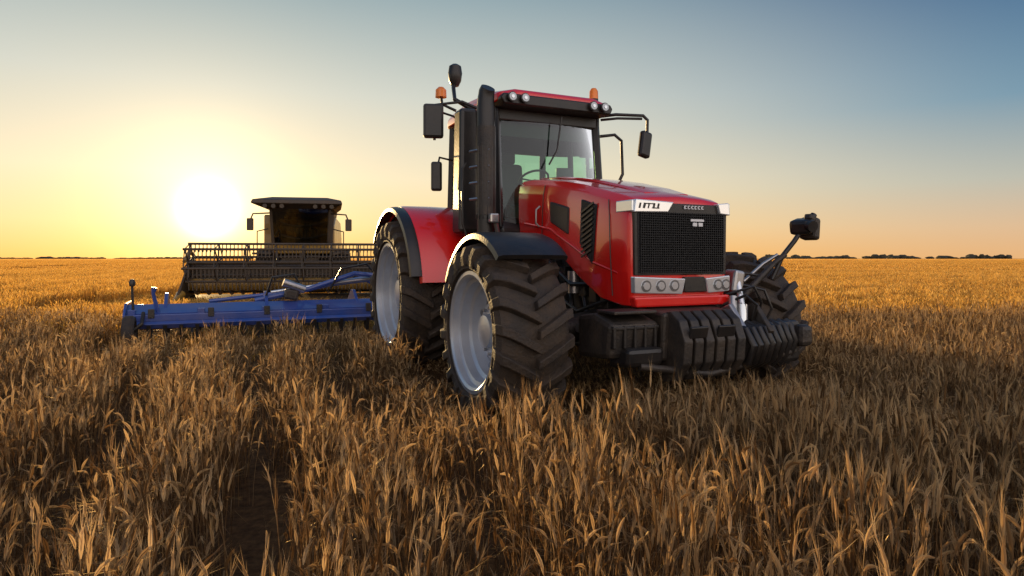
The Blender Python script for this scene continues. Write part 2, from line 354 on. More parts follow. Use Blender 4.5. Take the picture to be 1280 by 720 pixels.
tube('mirror_arm_r',[(.80,1.85,3.55),(.95,1.7,3.56),(1.28,1.52,3.54),(1.34,1.5,3.48),(1.33,1.5,3.1)],.022,BLACK,T)
tube('mirror_arm_r2',[(.80,1.85,3.50),(.98,1.7,3.51),(1.28,1.54,3.50)],.018,BLACK,T)
box('mirror_r',(1.31,1.52,3.14),(.19,.10,.37),BLACK,T,.035,(0,10,14))
tube('handrail_r',[(.82,1.9,3.28),(1.0,1.8,3.30),(1.10,1.78,3.22),(1.12,1.78,2.75),(1.05,1.8,2.6)],.022,BLACK,T)
box('seat_base',(0,2.95,2.2),(.52,.5,.3),TAN,T,.06)
box('seat_back',(0,3.22,2.65),(.5,.14,.75),TAN,T,.06,(-8,0,0))
box('seat_headrest',(0,3.28,3.12),(.28,.1,.2),TAN,T,.04)
box('armrest_console',(.38,2.75,2.45),(.16,.5,.1),INT,T,.03)
box('dash_binnacle',(-.02,2.02,2.32),(.42,.3,.5),INT,T,.06,(-15,0,0))
tube('steering_column',[(0,2.1,2.3),(0,2.32,2.66)],.035,BLACK,T)
ring=[(0+.21*math.cos(t),2.34+.21*math.sin(t)*.85,2.68+.21*math.sin(t)*-.5) for t in [2*math.pi*i/24 for i in range(25)]]
tube('steering_wheel',ring,.016,BLACK,T,8)
tube('steering_spoke',[(-.2,2.34,2.68),(0,2.36,2.66),(.2,2.34,2.68)],.012,BLACK,T,6)
box('display_screen',(.42,2.2,2.75),(.24,.04,.2),BLACK,T,.01,(-10,0,-20))
box('cab_floor',(0,2.7,2.03),(1.5,1.7,.06),INT,T)
prism('fuel_tank',[(1.5,.75),(1.45,1.5),(1.7,1.75),(2.5,1.75),(2.5,.75)],-1.1,-.55,BLACK,T,.05)
prism('tool_box',[(1.4,.75),(1.4,1.55),(1.7,1.7),(2.5,1.7),(2.5,.75)],.55,1.1,BLACK,T,.05)
for i in range(3): box('step',(-1.2,1.95,.62+i*.36),(.28,.4,.04),DARK,T,.01)
tube('step_rail',[(-1.33,1.76,.6),(-1.33,1.76,1.4)],.02,DARK,T)
tube('step_rail_b',[(-1.33,2.15,.6),(-1.33,2.15,1.4)],.02,DARK,T)
box('work_lamp_l',(-1.02,1.42,2.05),(.12,.1,.12),LAMPG,T,.02)
tube('handle_bits',[(-.98,1.45,2.0),(-.9,1.5,1.75)],.03,STEEL,T)
# front linkage + weights
prism('front_support',[(-1.05,.62),(-1.08,1.06),(-.7,1.10),(-.3,1.1),(-.3,.6)],-.42,.42,DARK,T,.03)
prism('bumper_left_block',[(-1.0,.66),(-1.05,.98),(-.75,1.06),(-.45,1.02),(-.45,.62)],-.96,-.43,DARK,T,.05)
prism('bumper_left_pad',[(-1.12,.60),(-1.14,.76),(-.85,.78),(-.8,.56)],-.84,-.45,BLACK,T,.04)
parts=[bx((-.93+i*.11,-1.03,.86),(.03,.06,.2)) for i in range(5)]+[bx((-.70,-1.04,.94),(.5,.03,.03))]
multi('bumper_ribs',parts,BLACK,T,.008)
box('bumper_step_plate',(-.70,-.9,1.075),(.46,.3,.03),DARK,T,.01)
parts=[]
for i in range(6):
    x=-.36+i*.125
    pl=[(-1.10,1.08),(-1.22,1.0),(-1.30,.82),(-1.28,.62),(-1.16,.46),(-1.0,.42),(-.9,.5),(-.9,1.05)]
    n_=len(pl); v=[(x,a,b) for a,b in pl]+[(x+.095,a,b) for a,b in pl]
    parts.append((v,[tuple(range(n_)),tuple(range(2*n_-1,n_-1,-1))]+[(k,(k+1)%n_,n_+(k+1)%n_,n_+k) for k in range(n_)]))
multi('front_weights',parts,DARK,T,.012)
for x in(-.2,.12): 
    box('weight_slot',(x,-1.29,.9),(.2,.03,.11),BLACK,T,.01,(15,0,0))
parts=[]
for i in range(8):
    x=.44+i*.105; d=.05*i
    parts.append(sweep([(x,-1.0,.92),(x+.01,-1.2+d*.4,.88),(x+.03,-1.28+d*.5,.74),(x+.02,-1.22+d*.5,.58),(x,-1.02,.50)],.038,10))
multi('weight_ribs',parts,BLACK,T,0,True)
box('rib_carrier',(.84,-.98,.72),(.95,.2,.42),BLACK,T,.04)
box('bumper_right_cap',(1.30,-1.02,.78),(.16,.34,.22),DARK,T,.05)
tube('lower_cross_bar',[(-.7,-1.1,.6),(0,-1.2,.5),(1.25,-1.05,.62)],.035,DARK,T)
for x in(.46,.78):
    prism('lift_arm',[(-.72,1.0),(-1.0,1.12),(-1.22,.86),(-1.14,.78),(-.9,.98),(-.72,.86)],x-.03,x+.03,STEEL if x<.5 else DARK,T,.012)
tube('lift_cylinder',[(.62,-.98,.78),(.66,-.94,1.10)],.055,CHROME,T,14)
tube('lift_cylinder_rod',[(.66,-.94,1.08),(.70,-.84,1.32)],.032,CHROME,T,12)
tube('lift_cylinder_b',[(.48,-1.0,.9),(.56,-.92,1.18)],.04,STEEL,T,14)
box('top_link_bracket',(.70,-.78,1.32),(.14,.18,.24),STEEL,T,.03,(0,10,0))
parts=[sweep([(.5,-.86,1.1),(.6,-1.05,1.2),(.72,-1.07,1.1),(.74,-.98,.9)],.016,8),sweep([(.55,-.84,1.2),(.74,-1.02,1.28),(.86,-1.0,1.12),(.84,-.95,.92)],.014,8),sweep([(.75,-.8,1.3),(.92,-.98,1.24),(1.0,-1.0,1.05),(.95,-.95,.9)],.014,8)]
multi('hydraulic_hoses',parts,BLACK,T,0,True)
tube('boom_arm',[(.80,-.76,1.12),(1.0,-.8,1.32),(1.22,-.84,1.52),(1.34,-.86,1.60)],[.04,.032,.028,.03],DARK,T)
tube('boom_link',[(.92,-.70,1.32),(1.15,-.74,1.50),(1.30,-.80,1.60)],.018,STEEL,T)
tube('boom_upright',[(1.22,-.80,1.34),(1.32,-.84,1.58),(1.45,-.88,1.74),(1.52,-.9,1.84)],.026,BLACK,T)
tube('boom_stay',[(.60,-.66,1.34),(.82,-.7,1.42),(1.05,-.78,1.38)],.014,BLACK,T)
box('camera_head',(1.55,-.90,1.90),(.20,.22,.16),BLACK,T,.04,(0,-12,20))
box('camera_head_side',(1.71,-.86,1.88),(.14,.18,.24),DARK,T,.03,(0,8,20))
box('camera_clamp',(1.60,-.95,1.99),(.10,.08,.06),DARK,T,.015,(0,20,10))
tube('camera_lens',[(1.53,-1.0,1.90),(1.52,-1.06,1.89)],.06,BLACK,T,16)
tube('camera_knob',[(1.68,-.90,1.98),(1.72,-.90,2.03)],.035,BLACK,T,10)
tube('rear_drawbar',[(0,3.6,.6),(0,4.3,.55)],.06,DARK,T)
box('rear_linkage_frame',(0,3.95,.8),(.9,.3,.7),DARK,T,.03)

# ================================================================ CULTIVATOR
C=empty('field_cultivator',(1.30-.4226*7.0,6.96+.9063*7.0,0),A25)
HW=5.5
for y,z in((0,.52),(.75,.58),(1.5,.58)):
    box('frame_beam',(0,y,z),(2*HW,.14,.13),BLUE,C,.015)
prism('front_levelling_plate',[(-.10,.34),(-.16,.42),(-.10,.47),(-.06,.34)],-HW,HW,BLUE,C,.008)
prism('front_cover',[(-.02,.60),(.35,.74),(.72,.70),(.72,.66),(.35,.68),(.0,.56)],-HW,-.6,BLUE,C,.008)
prism('front_cover_r',[(-.02,.60),(.35,.74),(.72,.70),(.72,.66),(.35,.68),(.0,.56)],.6,HW,BLUE,C,.008)
parts=[bx((x,.75,.62),(.12,1.6,.10)) for x in [-HW+.1+i*(2*HW-.2)/10 for i in range(11)]]
multi('cross_members',parts,BLUE,C,.01)
parts=[bx((-HW+.4+i*.94,-.06,.60),(.10,.06,.16)) for i in range(12)]
multi('beam_clamps',parts,DARK,C,.01)
parts=[]
for row,y in enumerate((0,.75,1.5)):
    for i in range(22):
        x=-HW+.15+i*.5+row*.17
        if x>HW: continue
        parts.append(sweep([(x,y,.5),(x,y+.16,.42),(x,y+.2,.25),(x,y+.08,.1),(x,y-.05,.02)],[.03,.028,.026,.024,.03],6))
multi('tines',parts,DARK,C,0,True)
parts=[]
for i in range(44):
    x=-HW+.12+i*.25; parts.append(bx((x,-.17,.28),(.06,.025,.26),(12,0,0)))
multi('levelling_fingers',parts,BLACK,C)
parts=[]
for k in range(8):
    a=k*math.pi/4; parts.append(sweep([(-HW,2.3+.24*math.cos(a),.3+.24*math.sin(a)),(HW,2.3+.24*math.cos(a+.6),.3+.24*math.sin(a+.6))],.018,6))
multi('rear_roller',parts,DARK,C)
for sx in(-1,1):
    for xx in(1.5,3.2,4.9):
        prism('wing_gusset',[(.1,.62),(.55,.92),(.75,.92),(1.2,.64)],sx*xx-.03,sx*xx+.03,BLUE,C,.01)
    tube('fold_cylinder',[(sx*1.0,.6,1.15),(sx*2.2,.6,1.02)],.055,STEEL,C,12)
    tube('fold_rod',[(sx*2.2,.6,1.02),(sx*3.1,.6,.9)],.028,CHROME,C,10)
    tube('wing_arm',[(sx*.6,.5,.75),(sx*1.0,.5,1.2),(sx*1.5,.5,1.25),(sx*2.4,.5,.95),(sx*3.4,.5,.75)],.05,BLUE,C,8)
    tube('wing_arm_back',[(sx*.6,1.1,.75),(sx*1.2,1.1,1.15),(sx*2.4,1.1,.9),(sx*4.2,1.1,.72)],.04,BLUE,C,8)
    tube('hydraulic_hose',[(sx*.9,.4,1.0),(sx*1.3,.3,1.45),(sx*1.8,.3,1.35),(sx*2.0,.4,.95)],.022,BLACK,C,8)
    tube('hydraulic_hose_b',[(sx*2.5,.4,.9),(sx*2.7,.3,1.25),(sx*3.1,.3,1.2),(sx*3.2,.4,.85)],.022,BLACK,C,8)
    box('valve_block',(sx*2.75,.35,.86),(.26,.2,.2),DARK,C,.04,(0,12,0))
    tube('accumulator',[(sx*2.5,.3,.95),(sx*2.9,.3,1.10)],.08,STEEL,C,14)
    tube('end_post',[(sx*(HW-.12),.1,.55),(sx*(HW-.10),.1,.95),(sx*(HW-.10),.1,1.12)],.022,DARK,C,8)
    tube('end_post_head',[(sx*(HW-.10),.1,1.08),(sx*(HW-.10),.1,1.14),(sx*(HW-.10),.1,1.2)],[.045,.055,.03],BLACK,C,10)
    tube('end_lever',[(sx*(HW-.5),.05,.6),(sx*(HW-.42),.05,.95),(sx*(HW-.44),.05,1.05)],[.04,.03,.05],BLUE,C,8)
    prism('end_plate',[(-.15,.32),(-.15,.6),(.1,.78),(1.0,.78),(1.7,.6),(1.6,.32)],sx*HW-.02,sx*HW+.02,BLUE,C,.01)
    lathe('gauge_wheel',[(.06,-.05),(.19,-.05),(.21,-.09),(.27,-.09),(.3,-.05),(.3,.05),(.27,.09),(.21,.09),(.19,.05),(.06,.05)],(sx*(HW-.1),-.35,.3),TIRE,C,28)
    tube('gauge_wheel_fork',[(sx*(HW-.1),-.35,.3),(sx*(HW-.28),-.3,.45),(sx*(HW-.28),-.05,.62)],.03,DARK,C,8)
box('centre_tower',(0,.4,1.0),(.9,.5,.8),BLUE,C,.03,None,(.6,.6))
for sx in(-1,1): tube('drawbar',[(sx*.45,0,.6),(0,-2.75,.55)],.06,BLUE,C,8)

# ================================================================ COMBINE HARVESTER
H=empty('combine_harvester',(-8.35,25.6,0),math.radians(12))
prism('body',[(.9,1.1),(.9,2.9),(2.0,3.35),(5.6,3.3),(6.6,2.6),(6.8,1.6),(5.6,1.1)],-1.35,1.15,YEL,H,.06)
prism('lower_body',[(.6,.9),(.6,1.9),(1.2,1.9),(6,1.2),(6,.9)],-1.2,1.1,HDK,H,.04)
loft('grain_tank',[[(-1.3,1.5,3.2),(1.0,1.5,3.2),(1.0,4.4,3.2),(-1.3,4.4,3.2)],[(-1.55,1.2,3.82),(1.2,1.2,3.82),(1.1,4.0,3.82),(-1.55,4.0,3.82)]],HDK,H,.02,True,False)
prism('cab_lower',[(-.75,1.75),(-.85,2.15),(.9,2.15),(.9,1.75)],-1.05,1.05,YEL,H,.04)
for sx in(-1,1):
    for y0,y1 in((-.8,-1.0),(.0,-.05),(.85,.85)):
        vs,fs=sweep([(sx*1.02,y0,2.1),(sx*1.08,y1,3.45)],.06,4); mk('cab_pillar',vs,fs,HDK,H,.01)
    mk('cab_side_glass',[(sx*1.03,-.8,2.15),(sx*1.03,.85,2.15),(sx*1.08,.85,3.45),(sx*1.08,-1.0,3.45)],[(0,1,2,3)],GLASSD,H)
    tube('cab_mirror_arm',[(sx*1.1,-.9,3.3),(sx*1.7,-1.1,3.25),(sx*1.8,-1.1,3.0)],.03,HDK,H)
    box('cab_mirror',(sx*1.8,-1.1,2.85),(.24,.1,.46),HDK,H,.03)
    tube('cab_handrail',[(sx*1.25,-.8,1.7),(sx*1.6,-.8,1.8),(sx*1.6,-.8,2.6),(sx*1.2,-.8,2.7)],.025,HDK,H)
    box('side_platform',(sx*1.45,.1,1.75),(.7,1.7,.08),HDK,H,.01)
box('side_panel_front',(-1.38,1.2,2.55),(.5,.6,1.6),YEL,H,.05)
vs=[]
for i in range(9):
    x=-1.02+2.04*i/8; b=.22*(1-(x/1.02)**2); vs+=[(x,-.8-b,2.15),(x*1.05,-1.0-b,3.45)]
mk('cab_windscreen',vs,[(2*i,2*i+2,2*i+3,2*i+1) for i in range(8)],GLASSD,H,0,True)
box('cab_seat',(0,.2,2.5),(.6,.5,.9),TAN,H,.06); box('cab_console',(.4,-.2,2.5),(.3,.4,.5),HDK,H,.04)
tube('cab_steering_column',[(0,-.5,2.15),(0,-.3,2.7)],.05,HDK,H)
loft('cab_roof',[[(-1.25,-1.2,3.45),(1.25,-1.2,3.45),(1.2,1.2,3.45),(-1.2,1.2,3.45)],[(-1.7,-1.65,3.62),(1.6,-1.65,3.62),(1.4,1.3,3.62),(-1.6,1.3,3.62)],[(-1.65,-1.6,3.76),(1.55,-1.6,3.76),(1.4,1.3,3.80),(-1.6,1.3,3.80)],[(-1.0,-1.1,3.90),(1.0,-1.1,3.90),(1.0,1.2,3.92),(-1.0,1.2,3.92)]],HDK,H,.03,True,False)
parts=[sweep([(x,-1.60,3.52),(x,-1.4,3.52)],.08,14) for x in(-1.2,-.9,-.6,.6,.9,1.2)]
multi('roof_work_lamps',parts,HDK,H)
tube('unloading_auger',[(-1.2,3.0,3.1),(-1.5,4.5,3.2),(-1.5,8.0,3.0)],.2,YEL,H,14)
for sx in(-1,1):
    wc=(sx*1.45,.5,.95); 
    lathe('drive_tire',[(.5,-.32),(.75,-.36),(.93,-.3),(.95,0),(.93,.3),(.75,.36),(.5,.32)],wc,TIRE,H,40)
    lathe('drive_rim',[(.5,-.3*-sx),(.45,.2*sx),(.2,.15*sx),(.001,.2*sx)],wc,YEL,H,32)
    lathe('steer_tire',[(.35,-.2),(.55,-.24),(.65,-.18),(.65,.18),(.55,.24),(.35,.2),(.001,.2)],(sx*1.2,5.6,.65),TIRE,H,32)
tube('drive_axle',[(-1.4,.5,.95),(1.4,.5,.95)],.18,HDK,H,12)
prism('feeder_house',[(.9,1.3),(.9,2.0),(-2.9,1.25),(-2.9,.45)],-.65,.65,HDK,H,.04)
G=empty('grain_header',(.45,0,0),0,H)
hx=3.75
prism('header_back',[(-3.0,.35),(-2.9,1.35),(-3.0,1.42),(-3.12,1.3),(-3.15,.4)],-hx,hx,HDK,G,.02)
prism('header_floor',[(-3.0,.32),(-4.4,.20),(-4.4,.16),(-3.0,.24)],-hx,hx,HDK,G,.01)
tube('header_auger',[(-hx,-3.55,.68),(hx,-3.55,.68)],.22,YEL,G,16)
V=[];F=[]
for s in(-1,1):
    n=160
    for i in range(n+1):
        a=i*.35*s; x=s*(.5+(hx-.55)*i/n)
        V+=[(x,-3.55+.2*math.cos(a),.68+.2*math.sin(a)),(x,-3.55+.36*math.cos(a),.68+.36*math.sin(a))]
    b=0 if s<0 else 2*(n+1)
    for i in range(n): F.append((b+2*i,b+2*i+1,b+2*i+3,b+2*i+2))
mk('auger_flighting',V,F,STEEL,G)
parts=[]
for i in range(70):
    x=-hx+.1+i*(2*hx-.2)/69; v=[(x-.03,-4.4,.2),(x+.03,-4.4,.2),(x,-4.62,.17),(x,-4.4,.15)]
    parts.append((v,[(0,1,2),(0,2,3),(1,3,2)]))
multi('cutter_guards',parts,STEEL,G)
RC=(-4.1,1.42); RRr=.64
tube('reel_shaft',[(-hx+.1,RC[0],RC[1]),(hx-.1,RC[0],RC[1])],.07,HDK,G,10)
parts=[];pt=[]
for k in range(6):
    a=k*math.pi/3+.3; y=RC[0]+RRr*math.cos(a); z=RC[1]+RRr*math.sin(a)
    parts.append(sweep([(-hx+.1,y,z),(hx-.1,y,z)],.04,8))
    for i in range(60):
        x=-hx+.2+i*(2*hx-.4)/59; pt.append(bx((x,y-.02,z-.14),(.03,.02,.28)))
    for x in [-hx+.15+j*(2*hx-.3)/8 for j in range(9)]:
        parts.append(sweep([(x,RC[0],RC[1]),(x,y,z)],.025,6))
        a2=a+math.pi/3; parts.append(sweep([(x,y,z),(x,RC[0]+RRr*math.cos(a2),RC[1]+RRr*math.sin(a2))],.018,6))
multi('reel_bats',parts,HDK,G); multi('reel_tines',pt,HDK,G)
for s in(-1,1):
    prism('header_end_plate',[(-2.9,.25),(-2.9,1.6),(-3.4,1.5),(-4.3,.75),(-5.1,.15),(-4.4,.12)],s*hx-.04,s*hx+.04,HDK,G,.02)
    tube('crop_divider',[(s*hx,-4.4,.4),(s*hx,-5.4,.12)],[.14,.02],YEL,G,10)
    tube('reel_arm',[(s*(hx-.02),-2.95,1.65),(s*(hx-.02),-3.5,1.8),(s*(hx-.02),-4.1,1.45)],.06,YEL,G,8)
    tube('reel_cylinder',[(s*(hx-.02),-3.0,1.1),(s*(hx-.02),-3.7,1.65)],.04,STEEL,G,8)

# ================================================================ GROUND + FIELD
def ground_mat():
    m=bpy.data.materials.new('soil_and_straw'); m.use_nodes=True; nt=m.node_tree; b=nt.nodes['Principled BSDF']
    g=nt.nodes.new('ShaderNodeNewGeometry')
    n=nt.nodes.new('ShaderNodeTexNoise'); n.inputs['Scale'].default_value=14; n.inputs['Detail'].default_value=10; n.inputs['Roughness'].default_value=.7
    n2=nt.nodes.new('ShaderNodeTexNoise'); n2.inputs['Scale'].default_value=.05; n2.inputs['Detail'].default_value=6
    nt.links.new(g.outputs['Position'],n.inputs['Vector']); nt.links.new(g.outputs['Position'],n2.inputs['Vector'])
    r=nt.nodes.new('ShaderNodeValToRGB'); e=r.color_ramp.elements
    e[0].position=.3; e[0].color=(.03,.018,.010,1); e[1].position=.72; e[1].color=(.19,.11,.05,1)
    nt.links.new(n.outputs['Fac'],r.inputs[0])
    r2=nt.nodes.new('ShaderNodeValToRGB'); e=r2.color_ramp.elements; e[0].position=.35; e[0].color=(.8,.75,.7,1); e[1].position=.65; e[1].color=(1.15,1.1,1,1)
    nt.links.new(n2.outputs['Fac'],r2.inputs[0])
    mx=nt.nodes.new('ShaderNodeMix'); mx.data_type='RGBA'; mx.blend_type='MULTIPLY'; mx.inputs[0].default_value=1
    nt.links.new(r.outputs[0],mx.inputs[6]); nt.links.new(r2.outputs[0],mx.inputs[7]); nt.links.new(mx.outputs[2],b.inputs['Base Color'])
    b.inputs['Roughness'].default_value=.95; b.inputs['Specular IOR Level'].default_value=.1
    bp=nt.nodes.new('ShaderNodeBump'); bp.inputs['Strength'].default_value=.8; bp.inputs['Distance'].default_value=.05
    nt.links.new(n.outputs['Fac'],bp.inputs['Height']); nt.links.new(bp.outputs[0],b.inputs['Normal'])
    return m
S=5000
mk('ground',[(-S,-S,0),(S,-S,0),(S,S,0),(-S,S,0)],[(0,1,2,3)],ground_mat(),None)

def wheat_mat(name,c0,c1,c2,tr=.5,ns=.35):
    m=bpy.data.materials.new(name); m.use_nodes=True; nt=m.node_tree; nt.nodes.clear()
    o=nt.nodes.new('ShaderNodeOutputMaterial'); at=nt.nodes.new('ShaderNodeAttribute'); at.attribute_name='tone'
    g=nt.nodes.new('ShaderNodeNewGeometry')
    n2=nt.nodes.new('ShaderNodeTexNoise'); n2.inputs['Scale'].default_value=ns; n2.inputs['Detail'].default_value=4
    nt.links.new(g.outputs['Position'],n2.inputs['Vector'])
    a=nt.nodes.new('ShaderNodeMath'); a.operation='MULTIPLY_ADD'; a.inputs[1].default_value=.6; a.inputs[2].default_value=-.3
    nt.links.new(n2.outputs['Fac'],a.inputs[0])
    ad=nt.nodes.new('ShaderNodeMath'); ad.operation='ADD'; nt.links.new(at.outputs['Fac'],ad.inputs[0]); nt.links.new(a.outputs[0],ad.inputs[1])
    r=nt.nodes.new('ShaderNodeValToRGB'); e=r.color_ramp.elements
    e[0].position=0; e[0].color=(*c0,1); e[1].position=1; e[1].color=(*c2,1)
    x=r.color_ramp.elements.new(.5); x.color=(*c1,1)
    nt.links.new(ad.outputs[0],r.inputs[0])
    d=nt.nodes.new('ShaderNodeBsdfDiffuse'); t=nt.nodes.new('ShaderNodeBsdfTranslucent'); mx=nt.nodes.new('ShaderNodeMixShader'); mx.inputs[0].default_value=tr
    nt.links.new(r.outputs[0],d.inputs[0]); nt.links.new(r.outputs[0],t.inputs[0])
    nt.links.new(d.outputs[0],mx.inputs[1]); nt.links.new(t.outputs[0],mx.inputs[2])
    gl=nt.nodes.new('ShaderNodeBsdfGlossy'); gl.inputs['Roughness'].default_value=.4; gl.inputs[0].default_value=(1,.8,.5,1)
    m2=nt.nodes.new('ShaderNodeMixShader'); m2.inputs[0].default_value=.06
    nt.links.new(mx.outputs[0],m2.inputs[1]); nt.links.new(gl.outputs[0],m2.inputs[2]); nt.links.new(m2.outputs[0],o.inputs[0])
    return m
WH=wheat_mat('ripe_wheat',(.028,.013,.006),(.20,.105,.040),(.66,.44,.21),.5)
WHF=wheat_mat('ripe_wheat_sunlit_tint',(.26,.11,.018),(.68,.34,.055),(.95,.57,.13),.68,.12)  # mid and far wheat: sunlight painted in as brighter gold than the near stalks
WHFF=wheat_mat('ripe_wheat_horizon_sunlit_tint',(.50,.23,.04),(.90,.46,.09),(1,.64,.18),.68,.02)  # horizon wheat: same crop, sunlit brightness put into the colour more strongly
def clump(name,rad,n,hmin,hmax,w,detail,mat):
    V=[];F=[];tone=[]
    def ribbon(pts,ws,tn,side):
        b=len(V)
        for p,ww in zip(pts,ws):
            V.append(p-side*ww); V.append(p+side*ww)
        for i in range(len(pts)-1):
            F.append((b+2*i,b+2*i+1,b+2*i+3,b+2*i+2)); tone.append(tn)
    for _ in range(n):
        a=U(0,6.283); rr=rad*math.sqrt(R()); p0=Vector((rr*math.cos(a),rr*math.sin(a),0))
        h=U(hmin,hmax); lean=Vector((U(-1,1),U(-1,1),0))*h*(.15 if detail==2 else .2)
        az=U(0,6.283); side=Vector((math.cos(az),math.sin(az),0)); fw=Vector((-side.y,side.x,0))
        tn=min(1,max(0,random.gauss(.46,.24)))
        P=lambda t: p0+lean*t*t+Vector((0,0,h*t*(1-.04*t)))
        if detail==0:
            ribbon([p0,P(.6),P(1)],[w,w,w*.5],tn*.9,side)
            ribbon([P(.8),P(1.0),P(1.0)+lean*.4+Vector((0,0,.05))],[w,w*1.9,w*.4],min(1,tn+.2),side)
            continue
        ribbon([p0,P(.35),P(.7),P(1)],[w,w,w*.8,w*.6],tn*.8,side)
        if detail==1: 
            top=P(1); dv=(lean*.5+Vector((0,0,.05)))
            ribbon([top,top+dv*.4,top+dv*1.4],[w*.8,w*2.0,w*.5],min(1,tn+.22),side)
            if R()<.5:
                q=P(U(.3,.8)); d=Vector((math.cos(az+1),math.sin(az+1),0))
                ribbon([q,q+d*.05+Vector((0,0,.07)),q+d*.13+Vector((0,0,.03))],[w*1.1,w*1.2,w*.2],tn*.9,Vector((-d.y,d.x,0)))
            continue
        top=P(1); droop=random.choice((U(0,.25),U(.1,.5),U(.5,1.1))); dirh=lean.normalized() if lean.length>.001 else fw
        L=U(.06,.095); pts=[top]; d=Vector((0,0,1))+lean*1.5
        for k in range(4):
            d=(d+dirh*.35*droop-Vector((0,0,.28*droop))).normalized(); pts.append(pts[-1]+d*L/4)
        if R()<.85:
            tt=min(1,tn+U(.12,.36))
            sd=d.cross(Vector((0,0,1))); sd=sd.normalized() if sd.length>.01 else side
            nn=sd.cross(d).normalized()
            for s_ in (sd,nn): ribbon(pts,[.0016,.0054,.0064,.0050,.0016],tt,s_)
            for k in range(8):
                q=pts[1+k%4]; e=q+d*U(.05,.09)+(sd*U(-1,1)+nn*U(-1,1))*.02
                b=len(V); V.extend([q-sd*.0011,q+sd*.0011,e]); F.append((b,b+1,b+2)); tone.append(min(1,tt+.12))
        for k in range(random.choice((0,1,1,2))):
            t=U(.05,.8); q=P(t); aa=U(0,6.283); dh=Vector((math.cos(aa),math.sin(aa),0)); l=U(.07,.18); up=U(.5,1.5)
            ribbon([q,q+dh*l*.22+Vector((0,0,l*.5*up)),q+dh*l*.5+Vector((0,0,l*.62*up)),q+dh*l*.85+Vector((0,0,l*.25*up))],[.0016,.0026,.0022,.0004],tn*U(.5,1.0),Vector((-dh.y,dh.x,0)))
    me=bpy.data.meshes.new(name); me.from_pydata([tuple(v) for v in V],[],F)
    at=me.attributes.new('tone','FLOAT','FACE'); at.data.foreach_set('value',tone)
    me.materials.append(mat)
    return bpy.data.objects.new(name,me)
def scatter(objname,clumps,pts,par):
    c=bpy.data.collections.new(objname+'_source')
    for o in clumps: c.objects.link(o)
    me=bpy.data.meshes.new(objname); me.from_pydata([p[0] for p in pts],[],[])
    a=me.attributes.new('rot','FLOAT_VECTOR','POINT'); a.data.foreach_set('vector',[x for p in pts for x in p[1]])
    a=me.attributes.new('scl','FLOAT_VECTOR','POINT'); a.data.foreach_set('vector',[x for p in pts for x in p[2]])
    o=bpy.data.objects.new(objname,me); col.objects.link(o); o.parent=par
    ng=bpy.data.node_groups.new(objname+'_scatter','GeometryNodeTree')
    ng.interface.new_socket('Geometry',in_out='INPUT',socket_type='NodeSocketGeometry'); ng.interface.new_socket('Geometry',in_out='OUTPUT',socket_type='NodeSocketGeometry')
    N=ng.nodes; L=ng.links
    gi=N.new('NodeGroupInput'); go=N.new('NodeGroupOutput'); ci=N.new('GeometryNodeCollectionInfo'); ci.inputs['Collection'].default_value=c
    ci.inputs['Separate Children'].default_value=True; ci.inputs['Reset Children'].default_value=True
    ip=N.new('GeometryNodeInstanceOnPoints'); ip.inputs['Pick Instance'].default_value=True
    rv=N.new('FunctionNodeRandomValue'); rv.data_type='INT'; rv.inputs[4].default_value=0; rv.inputs[5].default_value=len(clumps)-1
    ra=N.new('GeometryNodeInputNamedAttribute'); ra.data_type='FLOAT_VECTOR'; ra.inputs[0].default_value='rot'
    sa=N.new('GeometryNodeInputNamedAttribute'); sa.data_type='FLOAT_VECTOR'; sa.inputs[0].default_value='scl'
    er=N.new('FunctionNodeEulerToRotation')
    L.new(gi.outputs[0],ip.inputs['Points']); L.new(ci.outputs[0],ip.inputs['Instance'])
    L.new(rv.outputs[2],ip.inputs['Instance Index'])
    L.new(ra.outputs[0],er.inputs[0]); L.new(er.outputs[0],ip.inputs['Rotation']); L.new(sa.outputs[0],ip.inputs['Scale'])
    L.new(ip.outputs[0],go.inputs[0])
    md=o.modifiers.new('scatter','NODES'); md.node_group=ng
    return o
RN=Vector((.927,.375))
TO=Vector((1.30,6.96)); TX=Vector((.9063,.4226)); TY=Vector((-.4226,.9063))
def blocked(x,y):
    p=Vector((x,y))-TO; lx=p.dot(TX); ly=p.dot(TY)
    for cx,cy,r,w in((-1.55,0,.5,.42),(1.55,0,.5,.42),(-1.52,3.3,.6,.42),(1.52,3.3,.6,.42)):
        if abs(lx-cx)<w and abs(ly-cy)<r: return 0
        if abs(lx-cx)<w and ly>cy and ly<12: return .35
    if abs(lx)<5.8 and 4.6<ly<9.6: return .28
    if abs(lx)<1.5 and -1.5<ly<5: return .7
    if y>17 and y<36 and -13<x<-3: return .5
    return 1
WF=empty('wheat_field')
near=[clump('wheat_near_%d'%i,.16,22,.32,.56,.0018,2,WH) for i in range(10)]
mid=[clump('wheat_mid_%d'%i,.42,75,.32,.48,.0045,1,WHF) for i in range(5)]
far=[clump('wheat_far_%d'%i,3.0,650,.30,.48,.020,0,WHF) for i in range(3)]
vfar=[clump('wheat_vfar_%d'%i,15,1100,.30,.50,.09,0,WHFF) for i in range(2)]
pts=[]
sp=.205; y=1.0
def fbm(x,y): return (math.sin(x*.9+1.3*math.sin(y*.7))+math.sin(y*1.1+1.7*math.sin(x*.5+2)))*.25+.5
